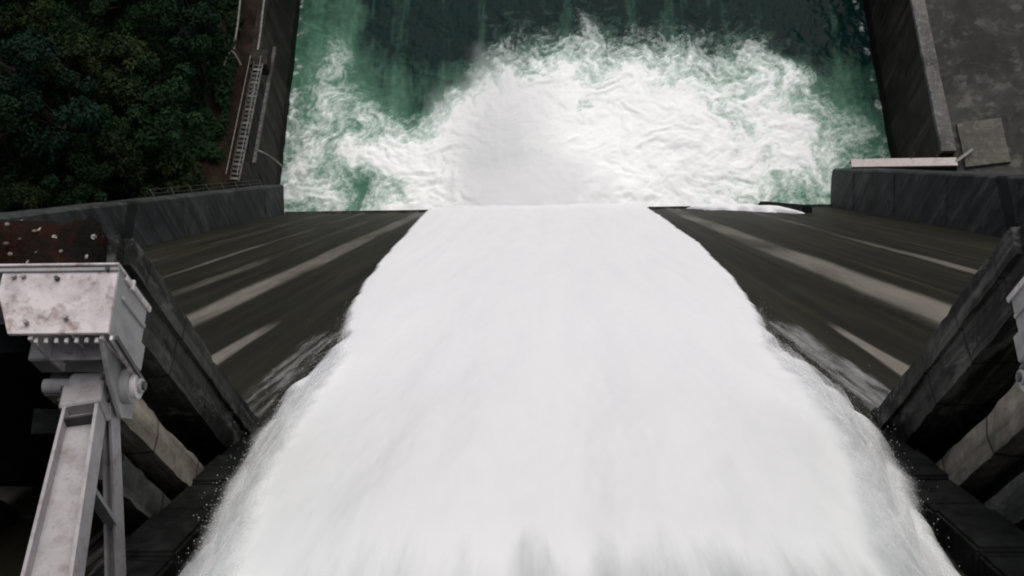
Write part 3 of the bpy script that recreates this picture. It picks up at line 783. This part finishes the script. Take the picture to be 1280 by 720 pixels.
wob = (.10 + .28 * ragged) * fbm(SV * .55, TV * 1.5, 5, 81)
XX = (xl + xr_) / 2 + TV * (xr_ - xl) / 2 + wob * np.abs(TV) ** 3
prof_ = np.clip(1 - .28 * np.abs(TV) ** 9 - .3 * sst(.98, 1.08, np.abs(TV)), -.2, 1)
# long soft billows drawn out down the slope
bil = .18 * fbm(XX * .4, SV * .05, 3, 82) + .018 * fbm(XX * 1.8, SV * .22, 4, 83) + .010 * fbm(XX * 5, SV * 1.2, 3, 84)
bil *= 1 + .8 * sst(22, 12, SV)
w = th * prof_ + bil * np.clip(prof_, 0, 1) + .02
pos = np.stack([XX, np.zeros_like(XX), np.zeros_like(XX)], -1) + np.array(D) * SV[..., None] - np.array(N) * (H5 - w)[..., None]
# upstream of the straight chute follow the ogee, past the lip plunge into the pool
py1 = np.interp(sv, ss, ys); pz1 = np.interp(sv, ss, zs); ty = np.gradient(py1); tz = np.gradient(pz1); tl = np.hypot(ty, tz)
k_ = sv < S0 + .5
pos[k_, :, 1] = (py1[:, None] + (-tz / tl)[:, None] * w)[k_]; pos[k_, :, 2] = (pz1[:, None] + (ty / tl)[:, None] * w)[k_]
aer = np.clip(1.1 - .85 * sst(11.7, 9.5, SV + .5 * gn(XX * 2.2, SV * .1, 85)) * (.35 + .65 * sst(-4, 1.5, XX)) , 0, 1.2)
edge = np.clip((np.abs(TV) - (.975 - .03 * ragged)) / (.045 + .085 * ragged), 0, 1.3)
o = grid_mesh('cascade_water', pos, {'aer': aer, 'edge': edge, 'fresh': sst(24, 11, SV) * (.15 + .85 * TV ** 2)}, M['cascade']); struct(o)
o.name = 'water'

# soft spray standing off both edges: thin drifting veils at different heights
t = NT('spray_veil'); v = t.obj(); e = t.attr('veil')
n_ = t.noise(t.mapp(v, (1.6, .6, .5)), 1.4, 5, .6, .3); n2_ = t.noise(t.mapp(v, (6, 3, 2.6)), 2.2, 6, .75)
k = t.math('ADD', e, t.math('ADD', t.math('MULTIPLY', t.math('SUBTRACT', n_, .5), 1.1), t.math('MULTIPLY', t.math('SUBTRACT', n2_, .5), .7)))
M['veil'] = t.done(t.n('MixShader', {0: t.rng(k, .15, 1.05, 0, .74, True), 1: t.n('BsdfTransparent').outputs[0], 2: t.n('MixShader', {0: .35, 1: t.n('BsdfTranslucent', {'Color': (.97, .975, .975, 1)}).outputs[0], 2: t.bsdf((.97, .975, .975), 1, 0)}).outputs[0]}).outputs[0])
veils = []
for side in (-1, 1):
    for k_i in range(4):
        s2 = np.arange(4, 34, .2); t2 = np.linspace(-.95, .75, 34); T2, S2 = np.meshgrid(t2, s2)
        T2 = T2 * (.75 + .5 * sst(34, 14, S2))
        xe = np.interp(S2, EL[:, 0], EL[:, 1]) if side < 0 else np.interp(S2, ER[:, 0], ER[:, 1])
        t0 = np.interp(S2, TH[:, 0], TH[:, 1])
        xx = xe + side * (T2 * .55 + .07 * k_i - .14 - .14 * sst(17, 10, S2) + .16 * fbm(S2 * .6, T2 * 0 + k_i, 3, 95))
        bl_ = sst(-.6, .1, T2); wv = (t0 * .96 + .10 + .03 * k_i) * (1 - bl_) + bl_ * (t0 * (.80 - .13 * k_i) + .10) + .12 * fbm(S2 * .8, T2 * 2 + k_i * 5, 3, 96) + .05 * k_i
        pp = np.stack([xx, 0 * xx, 0 * xx], -1) + np.array(D) * S2[..., None] - np.array(N) * (H5 - wv)[..., None]
        ve = (1 - sst(.0, .62, T2 / (.75 + .5 * sst(34, 14, S2)))) * sst(28, 20, S2) * sst(-.8, .0, T2 / (.75 + .5 * sst(34, 14, S2))) 
        o = grid_mesh('spray', pp, {'veil': ve}, M['veil']); veils.append(o)

with bpy.context.temp_override(active_object=veils[0], object=veils[0], selected_objects=veils, selected_editable_objects=veils):
    bpy.ops.object.join()
o = veils[0]; o['kind'] = 'stuff'; o['label'] = 'soft white spray hanging along the edges of the falling water'

# droplets thrown off the edges of the sheet
def droplets(n):
    vs = []; fs = []
    oc = np.array([(1, 0, 0), (-1, 0, 0), (0, 1, 0), (0, -1, 0), (0, 0, 1), (0, 0, -1)], float)
    of = np.array([(0, 2, 4), (2, 1, 4), (1, 3, 4), (3, 0, 4), (2, 0, 5), (1, 2, 5), (3, 1, 5), (0, 3, 5)])
    s = 10 + 19 * rng.beta(1.3, 1.5, n); side = rng.choice([-1, 1], n)
    x = np.where(side < 0, np.interp(s, EL[:, 0], EL[:, 1]), np.interp(s, ER[:, 0], ER[:, 1]))
    clump = .5 + 1.6 * np.clip(gn(s * 1.1, side * 5., 91) + .3, 0, 1)
    x = x + side * (rng.exponential(.035, n) * clump - .05)
    wv = .55 + rng.gamma(2., .12, n) ; r_ = np.minimum(rng.gamma(2., .0008, n) + .002, .0055)
    P = np.stack([x, np.zeros(n), np.zeros(n)], -1) + np.array(D) * s[:, None] - np.array(N) * (H5 - wv)[:, None]
    stretch = np.array(D)
    V = P[:, None, :] + oc[None] * r_[:, None, None] + (oc @ stretch)[None, :, None] * stretch * r_[:, None, None] * 1.5
    Fc = of[None] + (np.arange(n) * 6)[:, None, None]
    me = bpy.data.meshes.new('spray'); V = V.reshape(-1, 3).astype(np.float32); Fc = Fc.reshape(-1, 3).astype(np.int32)
    me.vertices.add(len(V)); me.vertices.foreach_set('co', V.ravel()); me.loops.add(Fc.size); me.loops.foreach_set('vertex_index', Fc.ravel())
    me.polygons.add(len(Fc)); me.polygons.foreach_set('loop_start', np.arange(0, Fc.size, 3, dtype=np.int32)); me.polygons.foreach_set('loop_total', np.full(len(Fc), 3, dtype=np.int32))
    me.update(calc_edges=True); return me
o = link('spray', droplets(30000), M['drop']); o['kind'] = 'stuff'; o['label'] = 'fine white droplets flying off both edges of the falling water'

# foam washing over a low sill on the lip, right of the cascade
sb = empty('lip_sill', 'small concrete sill on the chute lip with white foam washing over it', 'sill', tuple(FP(17, 100)))
bm = bmesh.new(); bar(bm, FP(19.6, 101.2, .2), FP(21.6, 92.5, .2), .9, .9, up=tuple(N)); bevel(bm, .12, 2); obj('sill_body', bm, M['pier_wet_shade'], sb)
bm = bmesh.new(); bmesh.ops.create_grid(bm, x_segments=90, y_segments=30, size=1)
for v in bm.verts:
    u = (v.co.x + 1) / 2; q = (v.co.y + 1) / 2
    xx = 13.0 + 8.3 * u; s_hi = 102.9 - .2 * u - 8.2 * max(0, u - .55) / .45; s_lo = 102.6 - 11 * u ** 1.1
    sN = s_lo + (s_hi - s_lo) * q + .8 * mn.noise(Vector((u * 7, q * 2, 1)))
    rim = max(0, min(1, 6 * min(u, 1 - u, q, 1 - q)))
    v.co = FP(xx + .25 * mn.noise(Vector((q * 5, u * 3, 2))), sN, -.1 + .5 * rim ** .5 + .18 * rim * mn.noise(Vector((u * 9, q * 5, 0))))
obj('foam', bm, M['drop'], sb, True)

# ------------------------------------------------------------------ mist standing over the plunge
def mist(name, c, r, dens, label, seed):
    bm = bmesh.new(); bmesh.ops.create_icosphere(bm, subdivisions=3, radius=1)
    for v in bm.verts: v.co = Vector((v.co.x * r[0], v.co.y * r[1], v.co.z * r[2])) + Vector(c)
    t = NT(name + '_vol'); v = t.geo()
    loc = t.mapp(v, (1 / r[0], 1 / r[1], 1 / r[2]), loc=(-c[0] / r[0], -c[1] / r[1], -(c[2] + ZO) / r[2]))
    ln = t.n('VectorMath', {0: loc}, operation='LENGTH').outputs['Value']
    nz = t.noise(v, .22, 5, .6, .5)
    k = t.math('ADD', t.math('SUBTRACT', 1., ln), t.math('MULTIPLY', t.math('SUBTRACT', nz, .5), 1.3))
    d = t.rng(k, .12, .75, 0, dens, True)
    pv = t.n('VolumePrincipled', {'Color': (.985, .985, .99, 1), 'Density': d, 'Anisotropy': .0}).outputs[0]
    o = obj(name, bm, t.done(None, pv)); o['kind'] = 'stuff'; o['label'] = label
    return o
mist('mist', (-3.5, 65, -91.5), (8.5, 9, 7.5), .13, 'soft grey-white mist rising over the plunge of the cascade', 1)
mist('mist', (-.8, 54.2, -88.4), (10.5, 5.2, 5.6), .34, 'low white mist lying along the foot of the cascade', 2)

# ------------------------------------------------------------------ forest on the left slope
def tree_proto(kind, seed, Hh, Rr, leafmat, label):
    rnd = random.Random(seed)
    t = empty('broadleaf_tree', label, 'tree', (0, 0, 0), 'trees on the dark slope')
    tr = bmesh.new(); pts = [Vector((0, 0, -1))]
    for k in range(6): pts.append(Vector((rnd.uniform(-.3, .3) * k * .4, rnd.uniform(-.3, .3) * k * .4, Hh * .8 * (k + 1) / 6)))
    tube(tr, pts, [.28 - .035 * k for k in range(7)], 7)
    cl = []
    for k in range(15):
        u = rnd.uniform(.45, 1.0); an = rnd.uniform(0, 6.28); rad = Rr * math.sqrt(rnd.uniform(.05, 1)) * math.sin(math.pi * min(1, .25 + .7 * (1.15 - u)))
        e = Vector((math.cos(an) * rad, math.sin(an) * rad, Hh * u)); b = pts[3] * 1.0; b.z = Hh * rnd.uniform(.35, .6)
        tube(tr, [b, b.lerp(e, .5) + Vector((0, 0, -.3)), e], [.11, .07, .03], 5); cl.append((e, rnd.uniform(.55, 1.25)))
    to = obj('trunk', tr, M['bark'], t)
    vs = []; fs = []
    for e, rc in cl:
        for j in range(int(300 * rc)):
            dv = Vector((rnd.gauss(0, 1), rnd.gauss(0, 1), rnd.gauss(0, 1))).normalized() * rc * rnd.uniform(.45, 1.08) ** .6
            dv.z *= .7; p = e + dv; sz = rnd.uniform(.07, .17)
            nrm = (dv.normalized() * .7 + Vector((rnd.gauss(0, .6), rnd.gauss(0, .6), rnd.gauss(.3, .6)))).normalized()
            a = nrm.orthogonal().normalized(); a.rotate(Matrix.Rotation(rnd.uniform(0, 6.28), 3, nrm)); b = nrm.cross(a)
            i = len(vs); vs += [p + a * sz * 1.5, p + b * sz * .7, p - a * sz * 1.5, p - b * sz * .7]; fs.append((i, i + 1, i + 2, i + 3))
    me = bpy.data.meshes.new('crown'); me.from_pydata([tuple(v) for v in vs], [], fs)
    link('crown', me, leafmat, t)
    return t
protos = [tree_proto(0, 1, 8.5, 3.0, M['leaf'], ''), tree_proto(1, 2, 7.0, 2.6, M['leaf_b'], ''), tree_proto(2, 3, 9.5, 3.3, M['leaf_c'], ''), tree_proto(3, 5, 6.2, 2.8, M['leaf'], '')]
spots = []
r2 = random.Random(5)
for i in range(9):
    for j in range(9):
        spots.append((-32.6 - i * 3.6 + r2.uniform(-1.2, 1.2), 44 + j * 5.0 + (i % 2) * 2.5 + r2.uniform(-1.4, 1.4)))
used = [False] * 4
kinds = ['deep green rounded tree', 'olive green shorter tree', 'blue-green tall tree', 'low spreading dark green tree']
for n_, (x, y) in enumerate(spots):
    k = r2.choice([0, 0, 1, 2, 3]) ; pz = float(gz(np.array([x]), np.array([y]))[0])
    if not used[k]: t_ = protos[k]; used[k] = True
    else:
        t_ = protos[k].copy(); C.objects.link(t_)
        for ch in list(protos[k].children):
            c_ = ch.copy(); C.objects.link(c_); c_.parent = t_
    t_.location = (x, y, pz - .3); t_.rotation_euler = (r2.uniform(-.06, .06), r2.uniform(.0, .12), r2.uniform(0, 6.28)); s_ = r2.uniform(.8, 1.2); t_.scale = (s_, s_, s_ * r2.uniform(.9, 1.15))
    t_['label'] = kinds[k] + ' in the dense forest beyond the low training wall'; t_['group'] = kinds[k] + 's in the forest'
# ground cover
vs = []; fs = []
for k in range(30000):
    x = (-31.0 - 34 * random.random() ** 1.2) if k % 5 else -28.9 - 2.6 * random.random() ** .7; y = random.uniform(42, 92) if k % 5 else random.uniform(56, 90); z = float(-86.3 + (-x - 30.2) * .78) if k % 5 else -85.5
    if k % 5 == 0 and mn.noise((x * .5, y * .35, 2)) < -.12: continue
    p = Vector((x, y, z + random.uniform(.2, 1.6))); sz = random.uniform(.1, .28)
    nrm = Vector((random.gauss(0, .5), random.gauss(0, .5), 1)).normalized(); a = nrm.orthogonal().normalized(); a.rotate(Matrix.Rotation(random.uniform(0, 6.28), 3, nrm)); b = nrm.cross(a)
    i = len(vs); vs += [p + a * sz * 1.4, p + b * sz * .6, p - a * sz * 1.4, p - b * sz * .6]; fs.append((i, i + 1, i + 2, i + 3))
me = bpy.data.meshes.new('undergrowth'); me.from_pydata([tuple(v) for v in vs], [], fs)
o = link('undergrowth', me, M['leaf']); o['kind'] = 'stuff'; o['label'] = 'dark leafy undergrowth between the trees on the slope'

# ------------------------------------------------------------------ lift everything so that the pool lies at z = 0
for o in S.objects:
    if o.parent is None and o.type != 'CAMERA': o.location.z += ZO

# ------------------------------------------------------------------ light: bright overcast, the brightest sky downstream
el, az = math.radians(60), math.radians(12)
sd = bpy.data.lights.new('sun', 'SUN'); so = bpy.data.objects.new('sun', sd); C.objects.link(so)
sd.energy = 1.6; sd.angle = math.radians(75); sd.color = (1.0, .965, .92)
dv = Vector((math.sin(az) * math.cos(el), math.cos(az) * math.cos(el), math.sin(el)))
so.rotation_euler = (-dv).to_track_quat('-Z', 'Y').to_euler(); so.location = dv * 50 + Vector((0, 0, ZO))
w_ = bpy.data.worlds.new('World'); S.world = w_; w_.use_nodes = True
nt = w_.node_tree; bgn = nt.nodes['Background']; sk = nt.nodes.new('ShaderNodeTexSky'); sk.sky_type = 'NISHITA'; sk.sun_disc = False
sk.sun_elevation = el; sk.sun_rotation = az; sk.air_density = 1.0; sk.dust_density = 4.0; sk.ozone_density = .6
nt.links.new(sk.outputs[0], bgn.inputs[0]); bgn.inputs[1].default_value = .08
S.view_settings.view_transform = 'Standard'; S.view_settings.look = 'None'; S.view_settings.exposure = .09; S.view_settings.gamma = 1
S.view_settings.use_curve_mapping = False
S.render.engine = 'CYCLES'
S.cycles.use_denoising = True; S.cycles.max_bounces = 12; S.cycles.diffuse_bounces = 8; S.cycles.volume_bounces = 8; S.cycles.transparent_max_bounces = 48
S.cycles.volume_step_rate = 2.0; S.cycles.volume_max_steps = 128
S.cycles.filter_width = 2.0
